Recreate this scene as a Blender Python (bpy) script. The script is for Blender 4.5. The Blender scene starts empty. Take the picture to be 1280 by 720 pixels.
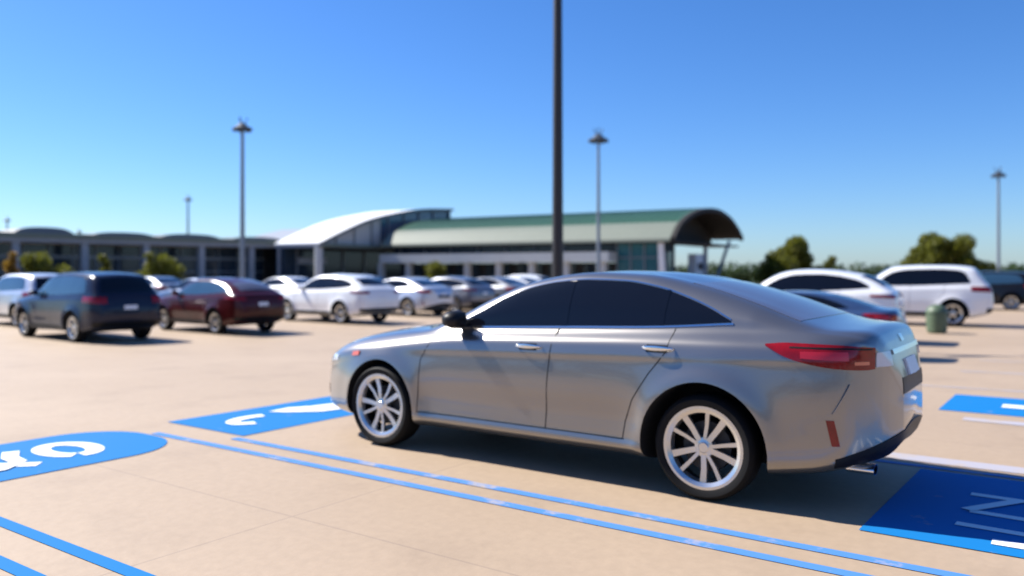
import bpy, bmesh, math, random
import numpy as np
from mathutils import Vector, Matrix
from mathutils.bvhtree import BVHTree
R = math.radians
random.seed(7); rng = np.random.default_rng(7)
S = bpy.context.scene
COL = S.collection
# ------------------------------------------------------------------ camera
cam_d = bpy.data.cameras.new('camera'); cam = bpy.data.objects.new('camera', cam_d); COL.objects.link(cam)
cam.location = (0, 0, 1.457); cam.rotation_euler = (R(90), 0, 0)
cam_d.sensor_width = 36; cam_d.lens = 36*1021/1280
cam_d.shift_y = -22/1280
cam_d.clip_end = 6000
cam_d.dof.use_dof = True; cam_d.dof.focus_distance = 3.6
cam_d.dof.aperture_fstop = 1.15
S.camera = cam
# ------------------------------------------------------------------ light
SUN_EL = 43.5; SUN_AZ = math.degrees(math.atan2(-.8910, .4540))
w = bpy.data.worlds.new('World'); S.world = w; w.use_nodes = True
nt = w.node_tree; bg = nt.nodes['Background']
sky = nt.nodes.new('ShaderNodeTexSky'); sky.sky_type = 'NISHITA'; sky.sun_disc = False
sky.sun_elevation = R(SUN_EL); sky.sun_rotation = R(SUN_AZ)
sky.air_density = 1.0; sky.dust_density = 0.3; sky.ozone_density = 6.0
hs = nt.nodes.new('ShaderNodeHueSaturation'); hs.inputs['Saturation'].default_value = 1.15
wb_ = nt.nodes.new('ShaderNodeMix'); wb_.data_type = 'RGBA'; wb_.blend_type = 'MULTIPLY'; wb_.inputs[0].default_value = 1; wb_.inputs[7].default_value = (.87, 1.05, 1.34, 1)   # cool white balance
nt.links.new(sky.outputs[0], hs.inputs['Color']); nt.links.new(hs.outputs[0], wb_.inputs[6]); nt.links.new(wb_.outputs[2], bg.inputs[0]); bg.inputs[1].default_value = 0.060
sd = bpy.data.lights.new('sun', 'SUN'); sun = bpy.data.objects.new('sun', sd); COL.objects.link(sun)
sd.energy = 4.6; sd.angle = R(0.53); sd.color = (1, .955, .88)
el = R(SUN_EL); d = Vector((.8910*math.cos(el), -.4540*math.cos(el), -math.sin(el)))
sun.rotation_euler = d.to_track_quat('-Z', 'Y').to_euler(); sun.location = (-20, 10, 30)
S.view_settings.view_transform = 'Standard'; S.view_settings.look = 'None'
S.view_settings.exposure = 1.0; S.view_settings.gamma = 1
S.view_settings.use_curve_mapping = False
# ------------------------------------------------------------------ helpers
def tag(o, label=None, cat=None, group=None, kind=None):
    if label: o['label'] = label
    if cat: o['category'] = cat
    if group: o['group'] = group
    if kind: o['kind'] = kind
    return o
def mat(name, col, rough=.6, metal=0., coat=0., spec=.5, noise=None, bump=0, trans=0, emis=None):
    m = bpy.data.materials.new(name); m.use_nodes = True
    n = m.node_tree; b = n.nodes['Principled BSDF']
    b.inputs['Base Color'].default_value = (*col, 1); b.inputs['Roughness'].default_value = rough
    b.inputs['Metallic'].default_value = metal; b.inputs['Coat Weight'].default_value = coat
    b.inputs['Coat Roughness'].default_value = .04
    b.inputs['Specular IOR Level'].default_value = spec
    b.inputs['Transmission Weight'].default_value = trans
    tc = n.nodes.new('ShaderNodeTexCoord'); nz = n.nodes.new('ShaderNodeTexNoise')
    sc, amt = noise if noise else (6., .08)
    nz.inputs['Scale'].default_value = sc; nz.inputs['Detail'].default_value = 5
    n.links.new(tc.outputs['Object'], nz.inputs['Vector'])
    mx = n.nodes.new('ShaderNodeMix'); mx.data_type = 'RGBA'
    mx.inputs[6].default_value = (*[c*(1-amt) for c in col], 1)
    mx.inputs[7].default_value = (*[min(1, c*(1+amt)) for c in col], 1)
    n.links.new(nz.outputs['Fac'], mx.inputs[0]); n.links.new(mx.outputs[2], b.inputs['Base Color'])
    if bump:
        bp = n.nodes.new('ShaderNodeBump'); bp.inputs['Strength'].default_value = bump
        bp.inputs['Distance'].default_value = .02
        n.links.new(nz.outputs['Fac'], bp.inputs['Height']); n.links.new(bp.outputs[0], b.inputs['Normal'])
    return m
def paint(name, col, metal=.0, rough=.35):
    k = max(col) < .1; rough = .22 if k else rough
    return mat(name, col, rough=rough, metal=metal, coat=.4 if k else .9, spec=.15 if k else .5, noise=(2., .03))
M = dict(
    silver=paint('silver_paint', (.262, .246, .232), .82, .29),
    navy=paint('navy_paint', (.012, .016, .035)),
    maroon=paint('maroon_paint', (.055, .006, .006)),
    white=paint('white_paint', (.80, .80, .80)),
    lsilver=paint('light_silver_paint', (.55, .57, .62), .5),
    grey=paint('grey_paint', (.16, .17, .20), .4),
    blue=paint('blue_paint', (.035, .07, .16), .3),
    black=paint('black_paint', (.01, .01, .012)),
    glass=mat('tinted_glass', (.005, .006, .010), rough=.03, spec=.42, noise=(1, .05)),
    glassl=mat('sky_lit_glass', (.015, .03, .05), rough=.03, spec=.9, noise=(1, .05)),
    rubber=mat('rubber', (.007, .007, .0075), rough=.7, spec=.2),
    dark=mat('black_plastic', (.008, .008, .009), rough=.45, spec=.25),
    liner=mat('arch_liner', (.006, .006, .006), rough=.9),
    alloy=mat('alloy', (.62, .61, .59), rough=.24, metal=.9),
    brake=mat('brake_disc', (.05, .05, .05), rough=.6, metal=.6),
    chrome=mat('chrome', (.8, .8, .8), rough=.10, metal=1),
    lamp=mat('lamp_glass', (.55, .57, .6), rough=.1, coat=1),
    red=mat('red_lens', (.22, .004, .006), rough=.15, coat=.5, spec=.3, noise=(18, .5)),
    redp=mat('bright_red_lens', (.50, .015, .025), rough=.2, coat=.5, noise=(8, .2)),
    glassr=mat('rear_glass_sky_sheen', (.09, .09, .12), rough=.10, spec=.9, noise=(1, .05)),  # sky reflection put into a paler base colour
    glassb=mat('sky_reflection_glass', (.03, .075, .13), rough=.05, spec=.8, noise=(1, .1)),  # light blue base imitates the sky reflected in side windows
    amber=mat('amber_lens', (.7, .16, .08), rough=.2, coat=1),
    plate=mat('number_plate', (.75, .76, .78), rough=.4),
)
def link(name, me, parent=None, m=None):
    o = bpy.data.objects.new(name, me); COL.objects.link(o)
    if parent: o.parent = parent
    if m is not None:
        for k in (m if isinstance(m, (list, tuple)) else [m]): me.materials.append(k)
    return o
def mesh(name, vs, fs, m, parent=None, smooth=True, ang=40):
    me = bpy.data.meshes.new(name); me.from_pydata([tuple(v) for v in vs], [], fs); me.validate()
    o = link(name, me, parent, m)
    bm = bmesh.new(); bm.from_mesh(me); bmesh.ops.recalc_face_normals(bm, faces=bm.faces); bm.to_mesh(me); bm.free()
    if smooth:
        me.polygons.foreach_set('use_smooth', [True]*len(me.polygons)); me.set_sharp_from_angle(angle=R(ang))
    return o
def empty(name, loc, rz=0):
    o = bpy.data.objects.new(name, None); COL.objects.link(o); o.location = loc; o.rotation_euler = (0, 0, rz)
    o.empty_display_size = .3
    return o
class MB:
    def __init__(s): s.v = []; s.f = []
    def add(s, vs, fs):
        k = len(s.v); s.v += [tuple(v) for v in vs]; s.f += [tuple(i+k for i in f) for f in fs]; return s
    def box(s, c, sz, rot=None):
        h = [x/2 for x in sz]; vs = []
        for i in (-1, 1):
            for j in (-1, 1):
                for k in (-1, 1):
                    p = Vector((i*h[0], j*h[1], k*h[2]))
                    if rot is not None: p = rot @ p
                    vs.append(p+Vector(c))
        return s.add(vs, [(0,1,3,2),(4,6,7,5),(0,4,5,1),(2,3,7,6),(0,2,6,4),(1,5,7,3)])
    def tube(s, a, b, ra, rb, n=14):
        a = Vector(a); b = Vector(b); q = (b-a).to_track_quat('Z', 'Y'); vs = []
        for p, r in ((a, ra), (b, rb)):
            for i in range(n):
                t = 2*math.pi*i/n; vs.append(p+q @ Vector((r*math.cos(t), r*math.sin(t), 0)))
        return s.add(vs, [(i, (i+1) % n, n+(i+1) % n, n+i) for i in range(n)]+[tuple(range(n))[::-1], tuple(range(n, 2*n))])
    def lathe(s, prof, c=(0,0,0), axis='Z', n=32, closed=False):
        vs = []; m = len(prof)
        for i in range(n):
            t = 2*math.pi*i/n; ct, st = math.cos(t), math.sin(t)
            for r, h in prof:
                p = (r*ct, r*st, h) if axis == 'Z' else (r*ct, h, r*st)
                vs.append((p[0]+c[0], p[1]+c[1], p[2]+c[2]))
        fs = []
        for i in range(n):
            j = (i+1) % n
            for k in range(m if closed else m-1):
                k2 = (k+1) % m; fs.append((i*m+k, i*m+k2, j*m+k2, j*m+k))
        return s.add(vs, fs)
    def build(s, name, m, parent=None, smooth=True, ang=35):
        return mesh(name, s.v, s.f, m, parent, smooth, ang)
def pchip(pts, x):
    xs = np.array([p[0] for p in pts], float); ys = np.array([p[1] for p in pts], float)
    h = np.diff(xs); dl = np.diff(ys)/h; dd = np.zeros_like(ys)
    for i in range(1, len(xs)-1):
        if dl[i-1]*dl[i] > 0:
            w1 = 2*h[i]+h[i-1]; w2 = h[i]+2*h[i-1]; dd[i] = (w1+w2)/(w1/dl[i-1]+w2/dl[i])
    dd[0] = dl[0]; dd[-1] = dl[-1]
    x = np.clip(x, xs[0], xs[-1]); i = np.clip(np.searchsorted(xs, x)-1, 0, len(h)-1)
    t = (x-xs[i])/h[i]
    return (ys[i]*(1+2*t)*(1-t)**2 + h[i]*dd[i]*t*(1-t)**2 + ys[i+1]*t*t*(3-2*t) + h[i]*dd[i+1]*t*t*(t-1))
GZ = -0.28
def gz(y):
    t = min(1, max(0, (y-8)/12)); return GZ*t*t*(3-2*t)
U = Vector((.817, -.576)); N = Vector((.576, .817))
def lot(u, n): p = U*u+N*n; return p.x, p.y
# ------------------------------------------------------------------ ground
def ground_material():
    m = bpy.data.materials.new('concrete_lot'); m.use_nodes = True; n = m.node_tree; b = n.nodes['Principled BSDF']
    L = n.links.new; nn = n.nodes.new
    geo = nn('ShaderNodeNewGeometry'); mp = nn('ShaderNodeMapping'); mp.inputs['Rotation'].default_value = (0, 0, R(35.2))
    L(geo.outputs['Position'], mp.inputs['Vector'])
    big = nn('ShaderNodeTexNoise'); big.inputs['Scale'].default_value = .35; big.inputs['Detail'].default_value = 6
    fine = nn('ShaderNodeTexNoise'); fine.inputs['Scale'].default_value = 14; fine.inputs['Detail'].default_value = 8
    st = nn('ShaderNodeTexNoise'); st.inputs['Scale'].default_value = 1.3; st.inputs['Detail'].default_value = 4
    for t in (big, fine, st): L(mp.outputs[0], t.inputs['Vector'])
    cr = nn('ShaderNodeValToRGB'); L(big.outputs['Fac'], cr.inputs['Fac'])
    cr.color_ramp.elements[0].position = .3; cr.color_ramp.elements[0].color = (.36, .265, .180, 1)
    cr.color_ramp.elements[1].position = .75; cr.color_ramp.elements[1].color = (.41, .306, .212, 1)
    m1 = nn('ShaderNodeMix'); m1.data_type = 'RGBA'; m1.blend_type = 'MULTIPLY'; m1.inputs[0].default_value = 1
    c2 = nn('ShaderNodeValToRGB'); L(fine.outputs['Fac'], c2.inputs['Fac'])
    c2.color_ramp.elements[0].position = .3; c2.color_ramp.elements[0].color = (.93, .93, .93, 1)
    c2.color_ramp.elements[1].position = .65; c2.color_ramp.elements[1].color = (1, 1, 1, 1)
    L(cr.outputs[0], m1.inputs[6]); L(c2.outputs[0], m1.inputs[7])
    c3 = nn('ShaderNodeValToRGB'); L(st.outputs['Fac'], c3.inputs['Fac'])
    c3.color_ramp.elements[0].position = .25; c3.color_ramp.elements[0].color = (.80, .79, .79, 1)
    c3.color_ramp.elements[1].position = .48; c3.color_ramp.elements[1].color = (1, 1, 1, 1)
    m2 = nn('ShaderNodeMix'); m2.data_type = 'RGBA'; m2.blend_type = 'MULTIPLY'; m2.inputs[0].default_value = .6
    L(m1.outputs[2], m2.inputs[6]); L(c3.outputs[0], m2.inputs[7])
    # saw-cut joints
    sx = nn('ShaderNodeSeparateXYZ'); L(mp.outputs[0], sx.inputs[0])
    def joint(out, off, per):
        a = nn('ShaderNodeMath'); a.operation = 'ADD'; a.inputs[1].default_value = off; L(out, a.inputs[0])
        p = nn('ShaderNodeMath'); p.operation = 'PINGPONG'; p.inputs[1].default_value = per/2; L(a.outputs[0], p.inputs[0])
        q = nn('ShaderNodeMath'); q.operation = 'LESS_THAN'; q.inputs[1].default_value = .008; L(p.outputs[0], q.inputs[0]); return q
    j1 = joint(sx.outputs['X'], 3.85, 4.6); j2 = joint(sx.outputs['Y'], -3.2, 4.6)
    mxx = nn('ShaderNodeMath'); mxx.operation = 'MAXIMUM'; L(j1.outputs[0], mxx.inputs[0]); L(j2.outputs[0], mxx.inputs[1])
    ml = nn('ShaderNodeMath'); ml.operation = 'MULTIPLY'; ml.inputs[1].default_value = .28; L(mxx.outputs[0], ml.inputs[0])
    m3 = nn('ShaderNodeMix'); m3.data_type = 'RGBA'; L(ml.outputs[0], m3.inputs[0]); L(m2.outputs[2], m3.inputs[6]); m3.inputs[7].default_value = (.16, .12, .10, 1)
    # dry land beyond the lot
    ln = nn('ShaderNodeVectorMath'); ln.operation = 'LENGTH'; L(geo.outputs['Position'], ln.inputs[0])
    gt = nn('ShaderNodeMath'); gt.operation = 'GREATER_THAN'; gt.inputs[1].default_value = 105; L(ln.outputs['Value'], gt.inputs[0])
    m4 = nn('ShaderNodeMix'); m4.data_type = 'RGBA'; L(gt.outputs[0], m4.inputs[0]); L(m3.outputs[2], m4.inputs[6]); m4.inputs[7].default_value = (.07, .09, .03, 1)
    L(m4.outputs[2], b.inputs['Base Color']); b.inputs['Roughness'].default_value = .65
    bp = nn('ShaderNodeBump'); bp.inputs['Strength'].default_value = .25; bp.inputs['Distance'].default_value = .01
    L(fine.outputs['Fac'], bp.inputs['Height']); L(bp.outputs[0], b.inputs['Normal'])
    return m
ys = [-400, -60, -10, 0, 4, 7.99]+[8+12*i/24 for i in range(25)]+[25, 40, 80, 160, 500, 2500]
xs = [-2500, -400, -60, -10, 0, 10, 60, 400, 2500]
vs = [(x, y, gz(y)) for y in ys for x in xs]
nx = len(xs); fs = [(j*nx+i, j*nx+i+1, (j+1)*nx+i+1, (j+1)*nx+i) for j in range(len(ys)-1) for i in range(nx-1)]
tag(mesh('ground', vs, fs, ground_material()), kind='structure')
def paint_mat(name, col, wear):
    m = bpy.data.materials.new(name); m.use_nodes = True; n = m.node_tree; b = n.nodes['Principled BSDF']; L = n.links.new
    geo = n.nodes.new('ShaderNodeNewGeometry'); nz = n.nodes.new('ShaderNodeTexNoise'); nz.inputs['Scale'].default_value = 3.5; nz.inputs['Detail'].default_value = 9; nz.inputs['Roughness'].default_value = .7
    L(geo.outputs['Position'], nz.inputs['Vector'])
    cr = n.nodes.new('ShaderNodeValToRGB'); L(nz.outputs['Fac'], cr.inputs[0])
    cr.color_ramp.elements[0].position = wear-.06; cr.color_ramp.elements[0].color = (.40, .34, .30, 1)
    cr.color_ramp.elements[1].position = wear+.08; cr.color_ramp.elements[1].color = (*col, 1)
    L(cr.outputs[0], b.inputs['Base Color']); b.inputs['Roughness'].default_value = .8; b.inputs['Specular IOR Level'].default_value = .2
    return m
BLUE = paint_mat('blue_road_paint', (.002, .155, .42), .29)
BLUEF = paint_mat('faded_blue_road_paint', (.07, .21, .50), .38)
WHT = paint_mat('white_road_paint', (.74, .76, .80), .30)
PALE = paint_mat('worn_pale_paint', (.36, .35, .40), .42)
def flat(name, poly, m, z=.004, parent=None):
    """poly in lot coordinates (u, n); thin sheet lying on the ground, subdivided to follow the slope"""
    bm = bmesh.new(); vs = []
    for (u, n) in poly:
        x, y = lot(u, n); vs.append(bm.verts.new((x, y, gz(y)+z)))
    bm.faces.new(vs); me = bpy.data.meshes.new(name); bm.normal_update(); bm.to_mesh(me); bm.free()
    if me.polygons[0].normal.z < 0: me.flip_normals()
    return link(name, me, parent, m)
def strip(name, pts, wd, m, z=.004, parent=None):
    """ribbon along lot-coordinate points"""
    P = [Vector(lot(*p)) for p in pts]; L_, R_ = [], []
    for i, p in enumerate(P):
        a = P[max(0, i-1)]; b = P[min(len(P)-1, i+1)]; t = (b-a).normalized(); nn = Vector((-t.y, t.x))*wd/2
        L_.append(p+nn); R_.append(p-nn)
    vs = [(p.x, p.y, gz(p.y)+z) for p in L_]+[(p.x, p.y, gz(p.y)+z) for p in R_]; k = len(P)
    return mesh(name, vs, [(i, k+i, k+i+1, i+1) for i in range(k-1)], m, parent, smooth=False)
def seg(a, b, n): return [(a[0]+(b[0]-a[0])*i/n, a[1]+(b[1]-a[1])*i/n) for i in range(n+1)]
for nval, m, u0, u1, wdt in ((1.86, BLUE, -8.2, 3, .085), (2.16, BLUE, -8.2, 3, .085), (4.13, BLUEF, -6.82, 3.0, .085), (4.40, BLUEF, -6.05, 3.0, .085),
                        (6.72, BLUEF, -6.0, 8, .06), (6.98, PALE, -3, 8, .22), (9.1, PALE, -1.0, 9, .20), (11.7, PALE, -5.4, 9, .09), (14.2, PALE, -1.6, 9, .12), (16.9, PALE, -1.6, 9, .12)):
    tag(strip('painted_line', seg((u0, nval), (u1, nval), 24), wdt, m), kind='structure')
def rounded(u0, u1, n0, n1, r, corners):
    out = []
    for (cu, cn, a0, on) in ((u1-r, n1-r, 0, corners), (u0+r, n1-r, 90, corners), (u0+r, n0+r, 180, 0), (u1-r, n0+r, 270, 0)):
        if on: out += [(cu+r*math.cos(R(a0+k*9)), cn+r*math.sin(R(a0+k*9))) for k in range(11)]
        else: out.append((cu+r*math.copysign(1, math.cos(R(a0+45))), cn+r*math.copysign(1, math.sin(R(a0+45)))))
    return out
def arc(cu, cn, r, a0, a1, k=18, ru=None): 
    return [(cu+(ru or r)*math.cos(R(a0+(a1-a0)*i/k)), cn+r*math.sin(R(a0+(a1-a0)*i/k))) for i in range(k+1)]
# left box with rounded end
b1 = tag(flat('accessible_bay_panel', rounded(-7.42, -6.12, 1.3, 4.06, .55, 1), BLUE, .005), kind='structure')
strip('symbol', arc(-6.76, 3.34, .17, -10, 335, 24, .27), .14, WHT, .009, b1)
strip('symbol', [(-6.78, 2.62), (-6.52, 2.86), (-6.42, 2.96)], .13, WHT, .009, b1)
strip('symbol', [(-7.02, 3.02), (-6.80, 2.92), (-6.62, 2.90), (-6.47, 2.72), (-6.45, 2.2)], .12, WHT, .0135, b1)
b2 = tag(flat('accessible_bay_panel', [(-7.22, 4.5), (-6.06, 4.5), (-6.06, 6.62), (-7.22, 6.62)], BLUE, .005), kind='structure')
strip('symbol', arc(-6.62, 5.08, .26, 140, 330, 14, .16), .13, WHT, .009, b2)
flat('symbol', [(-6.88, 5.42), (-6.70, 5.50), (-6.45, 5.74), (-6.36, 6.1), (-6.46, 6.32), (-6.74, 6.2), (-6.80, 5.9), (-6.92, 5.7)], WHT, .009, b2)
b3 = tag(flat('accessible_bay_panel', [(-1.05, 4.86), (1.9, 4.86), (1.9, 6.62), (-1.0, 6.62)], BLUE, .005), kind='structure')
for a, b_ in (((-.62, 6.05), (.9, 6.0)), ((-.58, 5.62), (.9, 5.52)), ((-.62, 5.3), (.9, 5.22))):
    strip('symbol', seg(a, b_, 4), .075, WHT, .009, b3)
strip('symbol', seg((-.6, 5.62), (-.35, 6.02), 3), .075, WHT, .0135, b3)
strip('symbol', seg((-.42, 5.05), (.7, 5.06), 4), .10, WHT, .009, b3)
b4 = tag(flat('accessible_bay_panel', [(-1.28, 9.55), (2.8, 9.55), (2.8, 10.95), (-1.28, 10.95)], BLUE, .005), kind='structure')
strip('symbol', seg((-.75, 10.2), (.1, 10.2), 4), .24, WHT, .009, b4)
strip('symbol', seg((.25, 10.2), (1.6, 10.1), 4), .34, BLUEF, .009, b4)
# ------------------------------------------------------------------ cars
SPEC = {}
SPEC['sedan'] = dict(L=4.9, xw=(.95, 3.77), rt=.335, rr=.262, ra=.385, ras=(.385,.418), half=.80,
  W=[(0,.40),(.02,.50),(.06,.60),(.13,.69),(.25,.785),(.45,.855),(.8,.895),(1.3,.905),(3.8,.912),(4.2,.90),(4.45,.875),(4.60,.83),(4.70,.745),(4.78,.64),(4.85,.50),(4.9,.34)],
  zb=[(0,.36),(.05,.28),(.2,.21),(.6,.19),(4.1,.20),(4.45,.235),(4.7,.30),(4.85,.36),(4.9,.46)],
  by=[(0,.36),(.06,.54),(.25,.70),(.6,.765),(1.2,.775),(1.7,.788),(3.4,.795),(4.0,.775),(4.4,.76),(4.65,.72),(4.78,.67),(4.86,.55),(4.9,.46)],
  bz=[(0,.55),(.06,.64),(.25,.74),(.6,.84),(1.0,.905),(1.4,.955),(1.7,.99),(2.7,1.035),(3.4,1.06),(4.0,1.075),(4.4,1.07),(4.65,1.05),(4.78,1.00),(4.86,.86),(4.9,.70)],
  ry=[(0,.2),(.06,.36),(.25,.54),(.6,.60),(1.2,.64),(1.55,.68),(1.9,.665),(2.3,.625),(2.8,.595),(3.3,.585),(3.7,.60),(4.0,.62),(4.3,.645),(4.5,.64),(4.7,.60),(4.82,.50),(4.9,.3)],
  rz=[(0,.585),(.06,.69),(.25,.80),(.6,.885),(1.0,.945),(1.35,.985),(1.6,1.07),(1.9,1.205),(2.3,1.352),(2.8,1.420),(3.2,1.408),(3.6,1.34),(4.0,1.235),(4.3,1.135),(4.5,1.095),(4.7,1.085),(4.78,1.065),(4.85,.93),(4.9,.78)],
  zt=[(0,.60),(.06,.71),(.25,.83),(.6,.925),(1.0,.985),(1.3,1.02),(1.4,1.045),(1.6,1.145),(1.9,1.28),(2.2,1.385),(2.5,1.438),(2.85,1.457),(3.2,1.445),(3.6,1.38),(4.0,1.27),(4.3,1.165),(4.45,1.125),(4.6,1.11),(4.74,1.105),(4.78,1.085),(4.85,.95),(4.9,.80)],
  win_top=[(1.70,1.03),(1.9,1.135),(2.1,1.243),(2.3,1.318),(2.55,1.368),(2.8,1.385),(3.1,1.376),(3.35,1.338),(3.6,1.265),(3.75,1.207),(3.90,1.135)],
  win_bot=[(1.70,1.02),(2.7,1.06),(3.4,1.088),(3.90,1.125)], splits=[(1.70,2.62),(2.70,3.42),(3.45,3.90)],
  ws=(1.40,1.60,2.17,2.24,.66,.56), rw=('top',3.62,3.55,4.34,4.30,.52,.62),
  tail=((.50,1.34),(.885,1.0),(.80,.90)), plate_z=.86)
for _k in ('W', 'zb', 'by', 'bz', 'ry', 'rz', 'zt'):      # tighter tail
    SPEC['sedan'][_k] = [(x if x < 4.3 else 4.3+(x-4.3)*.9, y) for x, y in SPEC['sedan'][_k]]
SPEC['sedan']['L'] = 4.84
SPEC['suv'] = dict(L=4.75, xw=(.92, 3.70), rt=.36, rr=.255, ra=.43, half=.80,
  W=[(0,.5),(.02,.6),(.08,.72),(.2,.82),(.45,.89),(.9,.925),(3.8,.925),(4.3,.90),(4.55,.86),(4.67,.80),(4.72,.74),(4.75,.66)],
  zb=[(0,.42),(.06,.32),(.3,.25),(.8,.24),(4.0,.25),(4.5,.33),(4.7,.42),(4.75,.5)],
  by=[(0,.45),(.08,.66),(.2,.75),(.6,.80),(1.2,.83),(1.8,.85),(3.8,.85),(4.4,.82),(4.62,.78),(4.72,.70),(4.75,.6)],
  bz=[(0,.80),(.08,.90),(.3,.97),(.8,1.02),(1.3,1.06),(2,1.08),(3.8,1.14),(4.4,1.14),(4.62,1.10),(4.72,.95),(4.75,.80)],
  ry=[(0,.3),(.08,.5),(.3,.6),(1.2,.68),(1.5,.70),(2.0,.66),(2.8,.64),(3.8,.64),(4.3,.62),(4.5,.62),(4.65,.6),(4.75,.4)],
  rz=[(0,.84),(.08,.96),(.3,1.02),(.8,1.08),(1.2,1.11),(1.4,1.18),(1.75,1.42),(2.05,1.57),(2.4,1.63),(3.2,1.65),(3.9,1.62),(4.2,1.58),(4.35,1.48),(4.55,1.24),(4.65,1.14),(4.72,1.0),(4.75,.84)],
  zt=[(0,.86),(.08,.99),(.3,1.06),(.8,1.12),(1.1,1.15),(1.3,1.22),(1.65,1.46),(1.95,1.63),(2.2,1.675),(2.8,1.705),(3.6,1.70),(4.1,1.665),(4.3,1.62),(4.38,1.54),(4.57,1.26),(4.67,1.16),(4.72,1.02),(4.75,.86)],
  win_top=[(1.62,1.16),(1.85,1.37),(2.1,1.50),(2.5,1.57),(3.2,1.59),(3.8,1.56),(4.02,1.48),(4.15,1.26)],
  win_bot=[(1.62,1.12),(2.6,1.13),(3.6,1.17),(4.15,1.20)], splits=[(1.62,2.55),(2.62,3.42),(3.50,4.15)],
  ws=(1.30,1.46,1.93,2.0,.68,.58), rw=('rear',1.20,1.56,.64,.54),
  tail=((.62,1.30),(1.12,1.16),(.92,.94)), plate_z=.86)
SPEC['cross'] = dict(SPEC['suv'],
  ry=[(0,.3),(.08,.5),(.3,.6),(1.2,.66),(1.5,.68),(2.0,.65),(2.8,.61),(3.6,.59),(4.2,.58),(4.5,.60),(4.65,.58),(4.75,.4)],
  rz=[(0,.84),(.08,.95),(.3,1.0),(.8,1.05),(1.2,1.08),(1.4,1.14),(1.75,1.35),(2.1,1.49),(2.5,1.56),(3.0,1.56),(3.5,1.51),(3.9,1.44),(4.2,1.35),(4.4,1.25),(4.58,1.15),(4.65,1.12),(4.72,1.0),(4.75,.84)],
  zt=[(0,.86),(.08,.97),(.3,1.04),(.8,1.09),(1.1,1.12),(1.3,1.18),(1.65,1.39),(1.95,1.53),(2.3,1.60),(2.7,1.625),(3.2,1.61),(3.7,1.55),(4.1,1.47),(4.3,1.38),(4.45,1.28),(4.58,1.17),(4.67,1.14),(4.72,1.02),(4.75,.86)],
  win_top=[(1.62,1.13),(1.85,1.30),(2.1,1.42),(2.5,1.50),(3.0,1.51),(3.5,1.46),(3.9,1.37),(4.2,1.22)],
  win_bot=[(1.62,1.10),(2.6,1.12),(3.6,1.17),(4.2,1.21)],
  ws=(1.30,1.46,1.93,2.02,.66,.56), rw=('top',3.98,3.92,4.46,4.42,.52,.55),
  tail=((.50,1.28),(1.08,1.12),(.96,.98)), plate_z=.88)
SPEC['coupe'] = dict(SPEC['sedan'])
def lerp_tab(tab, x): return float(pchip(tab, np.array([x]))[0])

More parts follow.
